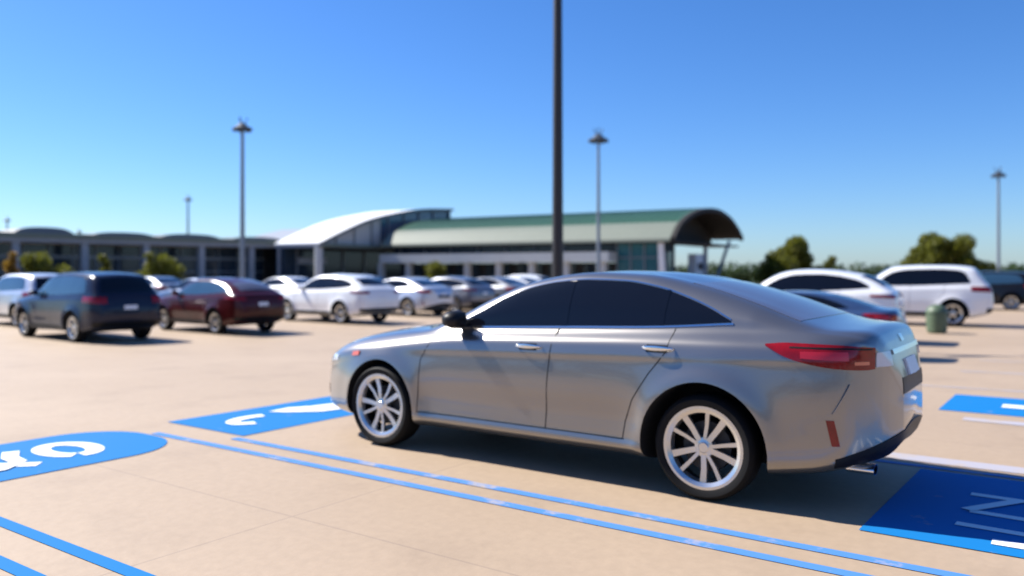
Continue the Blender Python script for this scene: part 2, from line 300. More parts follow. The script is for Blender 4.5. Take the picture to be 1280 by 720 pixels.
def build_car(kind, body_m, root_name='parked_car', hero=False, sz=1.0, tint=None, rim_m=None, rglass=None, pillar_lamp=False):
    sp = SPEC[kind]; L = sp['L']; root = empty(root_name, (0, 0, 0))
    glass = tint or M['glass']
    def sta():
        n = 190 if hero else 96
        base = list(np.linspace(0, L, n)); ext = [0, .004, .01, .02, .035, .055, .08, .11]
        return np.array(sorted(set(np.round(base+ext+[L-e for e in ext], 4))))
    X = sta(); X = X[np.concatenate(([True], np.diff(X) > .003))]; X[-1] = L
    U_ = np.linspace(0, L, 600); sg = .028/(L/599); kk = np.arange(-24, 25); ker = np.exp(-kk**2/(2*sg**2)); ker /= ker.sum()
    def smooth_curve(tab):
        y = pchip(tab, U_); p = np.concatenate([2*y[0]-y[24:0:-1], y, 2*y[-1]-y[-2:-26:-1]]); return np.interp(X, U_, np.convolve(p, ker, 'valid'))
    c = {k: smooth_curve(sp[k]) for k in ('W', 'zb', 'by', 'bz', 'ry', 'rz', 'zt')}
    W, zb, by, bz, ry, rz, zt = (c[k] for k in ('W', 'zb', 'by', 'bz', 'ry', 'rz', 'zt'))
    # smooth longitudinally a little
    by = np.minimum(by, W*.985); ry = np.minimum(ry, by*.97)
    h = bz-zb; z0 = np.zeros_like(X)
    gh = np.clip((rz-bz-.03)/.12, 0, 1)
    K = [(z0, zb), (W*.80, zb), (W*.955, zb+.05*np.minimum(1, h/.5)), (W*.992, zb+.17*h), (W*1.0, zb+.36*h), (W*1.0, zb+.56*h), (W*.985, zb+.74*h), (W*.62+by*.38 if False else (W*.975*.86+by*.14), zb+.90*h),
         (by, bz), ((by+ry)/2+.030*gh, (bz+rz)/2+.004), (ry, rz), (ry*.62, rz+(zt-rz)*.66), (z0, zt)]
    K = np.array([[k[0], k[1]] for k in K])      # 13,2,nX
    nk = K.shape[0]; sub = 8 if hero else 5; rows = []
    Kp = np.concatenate([(K[1]*np.array([[-1], [1]]))[None], K, (K[nk-2]*np.array([[-1], [1]]))[None]])
    for i in range(nk-1):
        p0, p1, p2, p3 = Kp[i], Kp[i+1], Kp[i+2], Kp[i+3]
        d1 = np.sqrt(((p1-p0)**2).sum(0))+1e-5; d2 = np.sqrt(((p2-p1)**2).sum(0))+1e-5; d3 = np.sqrt(((p3-p2)**2).sum(0))+1e-5
        d1, d2, d3 = d1**.5, d2**.5, d3**.5
        for k in range(sub):
            t = d1+d2*(k/sub)
            A1 = (d1-t)/d1*p0+t/d1*p1; A2 = (d1+d2-t)/d2*p1+(t-d1)/d2*p2; A3 = (d1+d2+d3-t)/d3*p2+(t-d1-d2)/d3*p3
            B1 = (d1+d2-t)/(d1+d2)*A1+t/(d1+d2)*A2; B2 = (d1+d2+d3-t)/(d2+d3)*A2+(t-d1)/(d2+d3)*A3
            rows.append((d1+d2-t)/d2*B1+(t-d1)/d2*B2)
    rows.append(K[-1]); G = np.array(rows)        # nr,2,nX
    Y = G[:, 0, :].copy(); Z = G[:, 1, :].copy(); XX = np.broadcast_to(X, Y.shape)
    # arch flares and rocker lip
    side = np.clip((Y-.55)/.2, 0, 1); ras = sp.get('ras', (sp['ra'],)*2)
    for xw in sp['xw']:
        ra_ = ras[0] if xw < 2 else ras[1]; r = np.hypot(XX-xw, Z-sp['rt']); out = np.clip(r-ra_+.01, 0, None)
        rear = 1.25 if xw > 2 else 1.0
        Y += side*(.017*rear*np.exp(-(out/.085)**2) + .010*rear*np.exp(-(out/.19)**2))*np.clip((np.interp(XX, X, bz)-Z)/.15, 0, 1)
    between = np.clip((XX-sp['xw'][0]-.38)/.08, 0, 1)*np.clip((sp['xw'][1]-.38-XX)/.08, 0, 1)
    Y += side*between*.020*np.exp(-((Z-.285)/.035)**2)
    Y -= side*between*.014*np.exp(-((Z-.45)/.11)**2)
    Y += side*.006*np.exp(-np.abs(Z-(.86+.045*(XX-2.4)/1.4))/.022)*np.clip((XX-1.0)/.6, 0, 1)*np.clip((4.6-XX)/.5, 0, 1)*(1 if hero else .6)
    Y[0] = 0; Y[-1] = 0
    nr, nX = Y.shape; vs = []; ring = 2*nr-2
    for j in range(nX):
        for i in range(nr): vs.append((X[j]-L/2, Y[i, j], Z[i, j]))
        for i in range(nr-2, 0, -1): vs.append((X[j]-L/2, -Y[i, j], Z[i, j]))
    fs = []
    for j in range(nX-1):
        for i in range(ring):
            i2 = (i+1) % ring; fs.append((j*ring+i, j*ring+i2, (j+1)*ring+i2, (j+1)*ring+i))
    fs.append(tuple(range(ring))); fs.append(tuple(range((nX-1)*ring, nX*ring))[::-1])
    bvh = BVHTree.FromPolygons(vs, fs)
    body = mesh('body', vs, fs, [body_m, M['liner']], root)
    # wheel arches
    cut = MB()
    for xw in sp['xw']:
        for s in (-1, 1):
            ra_ = ras[0] if xw < 2 else ras[1]; cut.lathe([(0, s*.46), (ra_, s*.46), (ra_, s*1.3), (0, s*1.3)], (xw-L/2, 0, sp['rt']), 'Y', 64 if hero else 40)
    bmx = bmesh.new(); me = bpy.data.meshes.new('cut'); me.from_pydata(cut.v, [], cut.f); bmx.from_mesh(me)
    bmesh.ops.remove_doubles(bmx, verts=bmx.verts, dist=1e-5); bmesh.ops.recalc_face_normals(bmx, faces=bmx.faces); bmx.to_mesh(me); bmx.free()
    co = bpy.data.objects.new('cut', me); COL.objects.link(co)
    md = body.modifiers.new('b', 'BOOLEAN'); md.operation = 'DIFFERENCE'; md.object = co; md.solver = 'EXACT'
    dg = bpy.context.evaluated_depsgraph_get(); nm = bpy.data.meshes.new_from_object(body.evaluated_get(dg))
    body.modifiers.clear(); old = body.data; body.data = nm; bpy.data.meshes.remove(old); bpy.data.objects.remove(co); bpy.data.meshes.remove(me)
    nm.materials.clear(); nm.materials.append(body_m); nm.materials.append(M['liner'])
    for p in nm.polygons:
        cx, cy, cz = p.center; mi = 0
        for xw in sp['xw']:
            r = math.hypot(cx+L/2-xw, cz-sp['rt'])
            if r < (ras[0] if xw < 2 else ras[1])+.004 and (abs(p.normal.y) < .3 or abs(abs(cy)-.46) < .01) and abs(cy) > .44: mi = 1
        if p.normal.z < -.95: mi = 1
        p.material_index = mi; p.use_smooth = True
    nm.set_sharp_from_angle(angle=R(32)); nm.name = 'car_body'
    # ---- surface patches
    def cast(o, dr):
        hit, no, _, _ = bvh.ray_cast(Vector(o), Vector(dr).normalized(), 6)
        return hit, no
    def side_c(s): return lambda a, b: ((a-L/2, s*2, b), (0, -s, 0))
    top_c = lambda a, b: ((a-L/2, b, 3), (0, 0, -1))
    front_c = lambda a, b: ((-L, a, b), (1, 0, 0))
    rear_c = lambda a, b: ((L, a, b), (-1, 0, 0))
    def corner_c(px, py, s):      # angle in degrees about a vertical pivot: 0 = straight back, 90 = out to the side
        def f(a, b):
            t = R(a); dx, dy = math.cos(t), math.sin(t)
            return ((px-L/2+2*dx, s*(py+2*dy), b), (-dx, -s*dy, 0))
        return f
    def patch(name, fn, nu, nv, cs, m, off=.003, parent=root, deep=.008):
        vs = []; ok = True; last = None
        for i in range(nu+1):
            for j in range(nv+1):
                o, dr = cs(*fn(i/nu, j/nv)); hit, no = cast(o, dr)
                if hit is None: hit, no = last if last else (Vector(o)+Vector(dr).normalized()*2, -Vector(dr))
                if no.dot(Vector(dr)) > 0: no = -no
                last = (hit, no); vs.append(hit+no*off)
                vs.append(hit-no*deep)
        fs = []; ix = lambda i, j, k: 2*(i*(nv+1)+j)+k
        for i in range(nu):
            for j in range(nv): fs.append((ix(i,j,0), ix(i+1,j,0), ix(i+1,j+1,0), ix(i,j+1,0)))
        for i in range(nu): fs += [(ix(i,0,0), ix(i,0,1), ix(i+1,0,1), ix(i+1,0,0)), (ix(i,nv,0), ix(i+1,nv,0), ix(i+1,nv,1), ix(i,nv,1))]
        for j in range(nv): fs += [(ix(0,j,0), ix(0,j+1,0), ix(0,j+1,1), ix(0,j,1)), (ix(nu,j,0), ix(nu,j,1), ix(nu,j+1,1), ix(nu,j+1,0))]
        return mesh(name, vs, fs, m, parent, ang=50)
    q = 1 if hero else .5
    wt = lambda x: lerp_tab(sp['win_top'], x); wb = lambda x: lerp_tab(sp['win_bot'], x)
    for s in (-1, 1):
        for (a, b) in sp['splits']:
            patch('side_window', lambda u, v, a=a, b=b: (a+(b-a)*u, wb(a+(b-a)*u)+(max(wt(a+(b-a)*u), wb(a+(b-a)*u)+.004)-wb(a+(b-a)*u))*v), int(28*q), int(10*q), side_c(s), glass)
        for (p, r_) in zip(sp['splits'][:-1], sp['splits'][1:]):
            a, b = p[1], r_[0]
            patch('pillar_cover', lambda u, v, a=a, b=b: (a+(b-a)*u, wb(a)+(wt(a)-wb(a))*v), 6, int(24*q), side_c(s), glass, .0055 if hero else .0035)
    x0, x0e, x1, x1e, wa, wb_ = sp['ws']
    def wsf(u, v):
        k = (2*u-1); xa = x0+(x0e-x0)*k*k; xb = x1+(x1e-x1)*k*k; y = k*(wa+(wb_-wa)*v); return (xa+(xb-xa)*v, y)
    patch('windscreen', wsf, int(20*q), int(16*q), top_c, glass)
    if sp['rw'][0] == 'top':
        _, x0, x0e, x1, x1e, wa2, wb2 = sp['rw']
        def rwf(u, v):
            k = (2*u-1); xa = x0+(x0e-x0)*k*k; xb = x1+(x1e-x1)*k*k; y = k*(wa2+(wb2-wa2)*v); return (xa+(xb-xa)*v, y)
        patch('rear_window', rwf, int(20*q), int(16*q), top_c, rglass or M['glass'])
    else:
        _, z0_, z1_, wa2, wb2 = sp['rw']
        patch('rear_window', lambda u, v: ((2*u-1)*(wa2+(wb2-wa2)*v), z0_+(z1_-z0_)*v), 16, 8, rear_c, rglass or M['glass'])
    # lamps
    for s in (-1, 1):
        if kind == 'sedan':
            # sharp blade lamp: from inner rear face round the corner to a point on the flank
            top = [(24, 1.000), (35, 1.008), (50, 1.014), (70, 1.017), (86, 1.006)]
            bot = [(24, .874), (30, .870), (45, .878), (70, .928), (86, .998)]
            tl = patch('tail_lamp', lambda u, v: (24+62*u, lerp_tab(bot, 24+62*u)*(1-v)+lerp_tab(top, 24+62*u)*v), 40, 8, corner_c(4.12, .36, s), M['red'], .009)
            patch('lens_strip', lambda u, v: (28+9*u, .90+.020*v), 12, 2, corner_c(4.12, .36, s), M['amber'], .012, tl)
            patch('lens_strip', lambda u, v: (26+44*u, .988+.009*v), 12, 2, corner_c(4.12, .36, s), M['dark'], .0105, tl)
            patch('lens_strip', lambda u, v: (40+24*u, .925+.008*u+(.05-.012*u)*v), 12, 3, corner_c(4.12, .36, s), M['redp'], .0115, tl)
            patch('reverse_lamp', lambda u, v: (9+14*u, .885+.085*v), 6, 4, corner_c(4.12, .36, s), M['lamp'], .008)
            hl = patch('headlamp', lambda u, v: (180-16-40*u, (.61+.06*u)+(.075+.02*u-.05*u*u)*v), 24, 6, corner_c(.72, .30, s), M['lamp'], .006)
            patch('side_marker', lambda u, v: (180-78-9*u, (.725+.012*u)+.035*v), 6, 3, corner_c(.72, .30, s), M['amber'], .009, hl)
            patch('side_reflector', lambda u, v: (45+4*u+3*v, .43+.15*v), 3, 8, corner_c(4.12, .36, s), M['red'], .006)
            patch('crease_highlight', lambda u, v: (48.0+1.0*u-9*v, .62+.17*v), 2, 10, corner_c(4.12, .36, s), body_m, .010)  # raised body-paint strip stands in for the highlight on the bumper crease
        else:
            zt0, zt1 = sp['tail'][1]; zb1 = sp['tail'][2][1]
            patch('tail_lamp', lambda u, v: (12+58*u, (zb1+.04*u)+((zt0-.02)-zb1-.03*u)*v), 14, 5, corner_c(L-.75, .40, s), M['red'], .012)
            if pillar_lamp: patch('pillar_lamp', lambda u, v: (3.98+.10*u+.30*(1-v), 1.17+.17*v), 5, 6, side_c(s), M['redp'], .012)
            patch('headlamp', lambda u, v: (180-20-50*u, .74+.14*v), 12, 4, corner_c(.72, .35, s), M['lamp'], .008)
        patch('fog_lamp_trim', lambda u, v: (180-20-18*u, .36+.08*v), 6, 4, corner_c(.72, .30, s), M['dark'], .004)
    patch('number_plate', lambda u, v: (-.16+.32*u, sp['plate_z']-.06+.10*v), 4, 3, rear_c, M['plate'], .012)
    if kind == 'sedan':
        patch('grille', lambda u, v: ((2*u-1)*(.30-.06*v), .34+.26*v), 12, 8, front_c, M['dark'], .004)
        patch('boot_trim', lambda u, v: (-.42+.84*u, .945+.028*v), 14, 2, rear_c, M['chrome'], .012)
        patch('plate_recess', lambda u, v: (-.34+.68*u, .70+.10*v), 10, 4, rear_c, M['dark'], .003)
        patch('bumper_diffuser', lambda u, v: (-62+124*u, (.50-.15*(2*u-1)**2)-(.03+.12*(1-.8*(2*u-1)**2))*(1-v)), 30, 3, corner_c(4.12, 0, 1), M['dark'], .006)
        patch('boot_emblem', lambda u, v: (-.045+.09*u, 1.0+.045*v), 4, 4, rear_c, M['chrome'], .006)
    else:
        patch('grille', lambda u, v: ((2*u-1)*.42, .58+.22*v), 10, 6, front_c, M['dark'], .004)
        patch('bumper_diffuser', lambda u, v: (-56+112*u, .40+.12*v), 20, 3, corner_c(L-.75, 0, 1), M['dark'], .008)
        for s in (-1, 1):
            patch('sill_trim', lambda u, v: (1.38+1.86*u, .30+.10*v), 12, 2, side_c(s), M['dark'], .006)
    # seams
    def seam(pts, wd=.0035, s=-1, name='panel_gap'):
        n = len(pts)-1; P = [Vector(p) for p in pts]
        def fn(u, v):
            k = min(n-1, int(u*n)); t = u*n-k; p = P[k].lerp(P[k+1], t); dd = (P[k+1]-P[k]).normalized(); nrm = Vector((-dd.y, dd.x))
            p = p+nrm*(2*v-1)*wd; return (p.x, p.y)
        patch(name, fn, max(10, 6*n), 1, side_c(s), M['dark'], .0012)
    if hero or True:
        a, b = sp['splits'][0]; fx = a-.30
        for s in (-1, 1):
            if not hero and s == 1: continue
            z1 = .33
            seam([(b+.02, wb(b)-.01), (b-.01, .70), (b-.03, z1)], s=s)
            seam([(fx+.13, wb(a)-.06), (fx, .75), (fx-.02, z1)], s=s)
            e = sp['splits'][1][1]
            if hero: seam([(e+.12, 1.075), (e+.10, .93), (e-.02, .78), (e-.135, .60), (e-.19, .45), (e-.21, z1)], s=s)
            else: seam([(e+.08, wb(e)-.01), (e+.03, .9), (e-.12, .75)], s=s)
            seam([(fx-.02, z1), (e-.2, z1)], s=s)
    if hero:
        for s in (-1, 1):      # bright moulding under and over the glass
            patch('window_moulding', lambda u, v: (1.68+2.24*u, wb(1.68+2.24*u)-.016+.011*v), 40, 1, side_c(s), M['chrome'], .005)
            patch('window_moulding', lambda u, v: (1.70+2.20*u, wt(1.70+2.20*u)+.004+.008*v), 40, 1, side_c(s), M['chrome'], .004)
            for hx, hz in ((2.44, .905), (3.46, .945)):
                hit, no = cast((hx-L/2, s*2, hz), (0, -s, 0)); y = hit.y
                patch('handle_recess', lambda u, v: (hx-.085+.15*u, hz-.026+.05*v), 8, 4, side_c(s), M['dark'], .0015)
                hb = MB(); k = 12; ring_ = 8; vs = []
                for i in range(k+1):
                    t = i/k; xx = hx-.115+.23*t; e2 = math.sin(math.pi*t)**.45 if 0 < t < 1 else .12
                    bow = .034*math.sin(math.pi*t)**.5 if 0 < t < 1 else 0
                    for r in range(ring_):
                        an = 2*math.pi*r/ring_; vs.append((xx-L/2, y+s*(.004+bow+.008*math.cos(an)), hz+.004+.017*e2*math.sin(an)))
                hb.add(vs, [(i*ring_+r, i*ring_+(r+1) % ring_, (i+1)*ring_+(r+1) % ring_, (i+1)*ring_+r) for i in range(k) for r in range(ring_)]+[tuple(range(ring_)), tuple(range(k*ring_, (k+1)*ring_))])
                hb.build('door_handle', M['chrome'], root)
        for y in (-.55,):
            e = MB(); e.lathe([(.032, 0), (.036, .004), (.036, .16), (.030, .16), (.030, .02)], (0, 0, 0), 'Z', 20)
            me_o = e.build('exhaust_tip', M['chrome'], root); me_o.rotation_euler = (0, R(90), 0); me_o.location = (4.56-L/2, y, .262); me_o.scale = (.9, 1.7, 1)
    # mirrors
    ms = SPEC[kind]['splits'][0][0]; mz = wb(ms)+.045
    for s in (-1, 1):
        hit, no = cast((ms-L/2+.06, s*2, wb(ms)-.02), (0, -s, 0)); y = abs(hit.y)
        mb = MB(); n = 20; vs = []
        prof = [(0, .02), (.025, .065), (.075, .078), (.125, .060), (.15, .02)]
        for (dx, hh) in prof:
            for r in range(n):
                an = 2*math.pi*(r+.5)/n; vs.append((ms-L/2-.02+dx-.03*math.sin(an)*0, s*(y+.115+.100*math.copysign(abs(math.cos(an))**.65, math.cos(an))*(hh/.078)**.4), mz+.01+hh*math.copysign(abs(math.sin(an))**.75, math.sin(an))*.92*(1-.25*math.cos(an))))
        mb.add(vs, [(i*n+r, i*n+(r+1) % n, (i+1)*n+(r+1) % n, (i+1)*n+r) for i in range(len(prof)-1) for r in range(n)]+[tuple(range(n)), tuple(range(4*n, 5*n))])
        mir = mb.build('door_mirror', M['dark'] if hero else body_m, root, ang=60)
        ar = MB().box((ms-L/2+.06, s*(y+.01), mz-.035), (.09, .11, .035)); ar.build('mirror_arm', M['dark'], mir)
        if hero:
            cp = MB(); cp.lathe([(.0, .0), (.055, .004), (.07, .012)], (0, 0, 0), 'Z', 16)
    # aerial fin on roof
    if hero:
        zf = lerp_tab(sp['zt'], 3.45)
    # wheels
    rt, rr = sp['rt'], sp['rr']; tw = .22
    rm = rim_m or M['alloy']
    for xi, xw in enumerate(sp['xw']):
        for s in (-1, 1):
            hub = MB(); hub.lathe([(.0, -.02), (.16, -.02), (.165, .01), (0, .01)], (0, 0, 0), 'Y', 28)
            hub.lathe([(rr*.98, -.09*1), (rr*.96, .02), (rr*.98, .085)], (0, 0, 0), 'Y', 36)
            wh = hub.build('wheel', M['brake'], root); wh.location = (xw-L/2, s*sp['half'], rt)
            ro = rt; t2 = tw/2
            ty = MB(); ty.lathe([(rr-.004, -t2+.012), (rr+.02, -t2), (ro-.03, -t2-.004), (ro-.008, -t2+.018), (ro, -t2+.05), (ro, t2-.05), (ro-.008, t2-.018), (ro-.03, t2+.004), (rr+.02, t2), (rr-.004, t2-.012)], (0, 0, 0), 'Y', 56 if hero else 36)
            ty.build('tyre', M['rubber'], wh)
            rb = MB(); f = s*.092
            rb.lathe([(rr+.004, f), (rr+.002, f+s*.010), (rr-.016, f+s*.010), (rr-.040, f-s*.004), (rr-.050, f-s*.04)], (0, 0, 0), 'Y', 56 if hero else 32)
            rb.lathe([(.0, f-s*.004), (.03, f-s*.004), (.036, f-s*.010), (.062, f-s*.016), (.072, f-s*.05)], (0, 0, 0), 'Y', 24)
            ns = 10 if hero else 5
            for k in range(ns):
                if hero: an = 2*math.pi*(k//2)/5+R(11 if k % 2 else -21)+R(8+xi*24)+(R(10) if k % 2 else 0); w0, w1 = (.034, .044) if k % 2 else (.022, .028)
                else: an = 2*math.pi*k/5+.3; w0, w1 = .035, .05
                cc, ss = math.cos(an), math.sin(an); vs = []
                for (r0, ww, fy, dp) in ((.05, w0, f-s*.012, .02), (.14, (w0+w1)/2*.95, f-s*.022, .02), (rr-.02, w1, f-s*.006, .016)):
                    for (a_, b_) in ((-ww/2, 0), (ww/2, 0), (ww/2*1.25, -s*dp), (-ww/2*1.25, -s*dp)):
                        vs.append((r0*cc-a_*ss, fy+b_, r0*ss+a_*cc))
                rb.add(vs, [(4*i+r, 4*i+(r+1) % 4, 4*i+4+(r+1) % 4, 4*i+4+r) for i in range(2) for r in range(4)]+[(0,1,2,3), (8,11,10,9)])
            rb.build('rim', rm, wh, ang=30)
    root.scale = (sz, sz, sz) if not isinstance(sz, tuple) else sz
    return root
def kids(o): return [c for c in bpy.data.objects if c.parent == o]
def copy_tree(o, parent=None, sw=None):
    c = o.copy(); COL.objects.link(c); c.parent = parent
    if sw and c.type == 'MESH':
        for sl in c.material_slots:
            if sl.material in sw: v = sw[sl.material]; sl.link = 'OBJECT'; sl.material = v
    for ch in kids(o): copy_tree(ch, c, sw)
    return c
def put(o, x, y, heading_deg, label, cat, group=None, sz=None, zoff=0):
    """heading: direction the nose points, degrees ccw from +X"""
    o.location = (x, y, gz(y)+zoff); o.rotation_euler = (0, 0, R(heading_deg-180))
    if sz: o.scale = sz if isinstance(sz, tuple) else (sz,)*3
    if group is None and 'group' in o: del o['group']
    return tag(o, label, cat, group)
def rear_left(kind, X, Y, hd, sc=1.0):
    """centre of a car whose rear left wheel stands at X, Y"""
    sp = SPEC[kind]; f = Vector((math.cos(R(hd)), math.sin(R(hd)))); rgt = Vector((f.y, -f.x))
    c = Vector((X, Y))+rgt*sp['half']*sc+f*(sp['xw'][1]-sp['L']/2)*sc
    return c.x, c.y
hero = build_car('sedan', M['silver'], 'parked_car', hero=True, rglass=M['glassr'])
c0 = U*(2.42-5.761)+N*(4.906+.905)
hero.location = (c0.x, c0.y, 0); hero.rotation_euler = (0, 0, math.atan2(U.y, U.x))
tag(hero, 'large silver grey sedan parked in the foreground with red tail lamps and tinted windows', 'car')
G1 = 'cars parked in the lot behind the silver sedan'
HD = 142
suv = build_car('suv', M['navy'], tint=M['glassb']); x, y = rear_left('suv', -10.5, 19.7, HD)
put(suv, x, y, HD, 'dark navy SUV at the left, nearest of the parked cars behind the sedan', 'car', G1)
mar = build_car('cross', M['maroon'], tint=M['glassb'], rglass=M['glassr'], pillar_lamp=True); x, y = rear_left('cross', -8.0, 22.2, HD, .95)
put(mar, x, y, HD, 'dark maroon hatchback between the navy SUV and the white crossover', 'car', G1, .95)
crs = build_car('cross', M['white']); x, y = rear_left('cross', -5.5, 26.5, HD)
put(crs, x, y, HD, 'white crossover parked to the right of the maroon hatchback', 'car', G1)
swc = lambda a, b: {M[a]: M[b]}
def car(src, col0, col1, kind, X, Y, hd, label, sc=1.0, group=G1):
    o = copy_tree(src, None, swc(col0, col1) if col1 != col0 else None); k = sc if not isinstance(sc, tuple) else sc[0]
    x, y = rear_left(kind, X, Y, hd, k); return put(o, x, y, hd, label, 'car', group, sc)
sed = build_car('sedan', M['lsilver'], rim_m=M['alloy']); x, y = rear_left('sedan', -3.9, 31.0, HD)
put(sed, x, y, HD, 'light silver sedan just right of the white crossover, seen past the silver sedan bonnet', 'car', G1)
# second row and far row
car(suv, 'navy', 'lsilver', 'suv', -15.1, 25.0, HD, 'pale silver SUV half hidden behind the nose of the navy SUV', (.97, .97, .97))
car(crs, 'white', 'maroon', 'cross', -17.0, 22.6, HD, 'maroon car cut off by the left edge, in front of the pale silver SUV', .95)
car(sed, 'lsilver', 'blue', 'sedan', -11.6, 30.5, HD, 'blue sedan in the second row, hidden between navy SUV and maroon hatchback', 1.0)
car(sed, 'lsilver', 'white', 'sedan', -9.9, 35.8, HD, 'white sedan showing between the maroon hatchback and the white crossover', 1.0)
car(crs, 'white', 'lsilver', 'cross', -7.4, 39.5, HD, 'silver hatchback behind the white crossover near the terminal entrance', .95)
car(sed, 'lsilver', 'white', 'sedan', -2.6, 37.5, HD, 'white sedan in the far row below the round bush', 1.0)
car(sed, 'lsilver', 'grey', 'sedan', -.6, 35.2, HD, 'grey sedan between the light silver sedan and the foreground roof', 1.0)
car(crs, 'white', 'white', 'cross', .9, 41.5, HD, 'white hatchback in the far row left of the dark light pole', .95)
car(sed, 'lsilver', 'lsilver', 'sedan', -5.2, 43.5, HD, 'small silver sedan in the far row left of the round bush', .95)
car(sed, 'lsilver', 'white', 'sedan', -22.5, 37.0, HD, 'white sedan in the far row at the left edge below the terminal', 1.0)
car(sed, 'lsilver', 'grey', 'sedan', -17.0, 38.5, HD, 'dark grey sedan in the far row behind the navy SUV roof', 1.0)
car(crs, 'white', 'grey', 'cross', -2.3, 33.6, HD, 'grey hatchback in the third column, directly above the silver sedan bonnet', .92)
car(sed, 'lsilver', 'white', 'sedan', .3, 38.6, HD, 'white sedan nosing out just above the silver sedan windscreen', 1.0)
G2 = 'cars parked to the right of the silver sedan'
car(crs, 'white', 'white', 'cross', 8.0, 19.4, 148, 'white crossover seen over the boot of the silver sedan', (1.0, 1.0, 1.09), G2)
car(sed, 'lsilver', 'blue', 'sedan', 5.95, 14.8, 150, 'low dark blue coupe with red tail lamp, close behind the silver sedan boot', (.95, .95, .88), G2)
big = build_car('suv', M['white']); x, y = rear_left('suv', 13.6, 25.2, 152, 1.04)
put(big, x, y, 152, 'big white SUV at the right with a dark rear window, beyond the blue coupe', 'car', G2, (1.04, 1.04, 1.12))
car(suv, 'navy', 'black', 'suv', 21.7, 35.5, 150, 'black SUV cut off by the right edge near the hedge', (1, 1, 1), G2)
car(crs, 'white', 'grey', 'cross', 22.6, 43, 150, 'dark grey car farther back at the right edge near the hedge', (1, 1, 1.05), G2)
# ------------------------------------------------------------------ foliage
def leaf_mat(name, c):
    m = bpy.data.materials.new(name); m.use_nodes = True; n = m.node_tree; b = n.nodes['Principled BSDF']
    g = n.nodes.new('ShaderNodeNewGeometry'); cr = n.nodes.new('ShaderNodeValToRGB'); n.links.new(g.outputs['Random Per Island'], cr.inputs[0])
    cr.color_ramp.elements[0].color = (*[k*.55 for k in c], 1); cr.color_ramp.elements[1].color = (*[k*1.6 for k in c], 1)
    n.links.new(cr.outputs[0], b.inputs['Base Color']); b.inputs['Roughness'].default_value = .55
    tr = n.nodes.new('ShaderNodeBsdfTranslucent'); n.links.new(cr.outputs[0], tr.inputs[0]); mx = n.nodes.new('ShaderNodeMixShader'); mx.inputs[0].default_value = .5
    n.links.new(b.outputs[0], mx.inputs[1]); n.links.new(tr.outputs[0], mx.inputs[2]); n.links.new(mx.outputs[0], n.nodes['Material Output'].inputs[0])
    return m
LEAF = leaf_mat('leaves', (.13, .14, .013)); LEAF2 = leaf_mat('dark_leaves', (.035, .06, .014)); LEAFY = leaf_mat('yellow_leaves', (.28, .17, .02))
BARK = mat('bark', (.07, .05, .035), rough=.9, noise=(12, .4), bump=.5)
def leaves(mb_v, mb_f, c, rad, n, sz):
    for _ in range(n):
        v = rng.normal(size=3); v /= np.linalg.norm(v); r = rng.random()**.45
        p = np.array(c)+v*np.array(rad)*r; a = rng.normal(size=3); a /= np.linalg.norm(a); b = np.cross(a, rng.normal(size=3)); b /= np.linalg.norm(b)+1e-6
        s = sz*(.6+.8*rng.random()); k = len(mb_v)
        mb_v += [tuple(p-a*s), tuple(p+b*s*.5), tuple(p+a*s), tuple(p-b*s*.5)]; mb_f.append((k, k+1, k+2, k+3))
def tree(name, x, y, clumps, h0, label, cat, n=420, sz=.13, group=None, m=LEAF, trunk=.10):
    r = empty(name, (x, y, gz(y))); v, f = [], []
    for (dx, dy, dz, rd) in clumps: leaves(v, f, (dx, dy, dz), (rd, rd, rd*.85), int(n*rd*rd+60), sz)
    mesh('crown', v, f, m, r, smooth=False)
    t = MB(); t.tube((0, 0, -.05), (.03, .02, h0), trunk, trunk*.6, 10)
    for (dx, dy, dz, rd) in clumps: t.tube((.03, .02, h0*.9), (dx*.8, dy*.8, dz), trunk*.45, .015, 6)
    t.build('trunk', BARK, r); return tag(r, label, cat, group)
def clumps(n, w, z0, z1, seed, rd):
    rr = random.Random(seed); return [((rr.random()-.5)*w*(1-.45*i/n), (rr.random()-.5)*w*.8, z0+(z1-z0)*(i/(n-1)), rd*(.7+.6*rr.random())*(1-.35*i/n)) for i in range(n)]
tree('broadleaf_tree', 21.0, 62, clumps(24, 3.2, 1.0, 4.0, 3, .95), 1.4, 'uneven green tree above the white crossover roof, left of the two trees', 'tree', 1100, .11, 'trees beyond the parked cars')
tree('broadleaf_tree', 24.4, 63, clumps(6, 1.8, 1.0, 2.6, 5, .55), .9, 'small bushy tree just right of the left tree', 'tree', 1100, .11)
tree('broadleaf_tree', 32.5, 61, clumps(30, 4.4, 1.1, 4.0, 12, 1.0), 1.4, 'rounded green tree behind the big white SUV at the right', 'tree', 1100, .11, 'trees beyond the parked cars')
tree('shrub', -27.2, 47.5, clumps(14, 2.0, .6, 2.5, 21, .7), .5, 'round green shrub before the left wing, above the navy SUV windscreen', 'shrub', 900, .09, 'shrubs along the terminal')
tree('shrub', -24.8, 49.5, clumps(8, .7, .6, 2.5, 22, .38), .5, 'slim upright shrub before the left wing between two round shrubs', 'shrub', 900, .09, 'shrubs along the terminal', m=LEAF)
tree('shrub', -21.6, 50.5, clumps(15, 2.2, .5, 2.6, 23, .75), .5, 'round green shrub before the left wing, above the gap right of the navy SUV', 'shrub', 900, .09, 'shrubs along the terminal')
tree('shrub', -28.8, 47.0, clumps(8, .5, .6, 2.6, 24, .34), .5, 'narrow yellow orange shrub left of the round shrub above the navy SUV', 'shrub', 900, .09, 'shrubs along the terminal', m=LEAFY)
tree('shrub', -5.25, 58.0, clumps(14, 1.2, .5, 2.0, 25, .72), .5, 'round clipped green bush in front of the terminal arcade', 'shrub', 1100, .08, 'shrubs along the terminal')
v, f = [], []
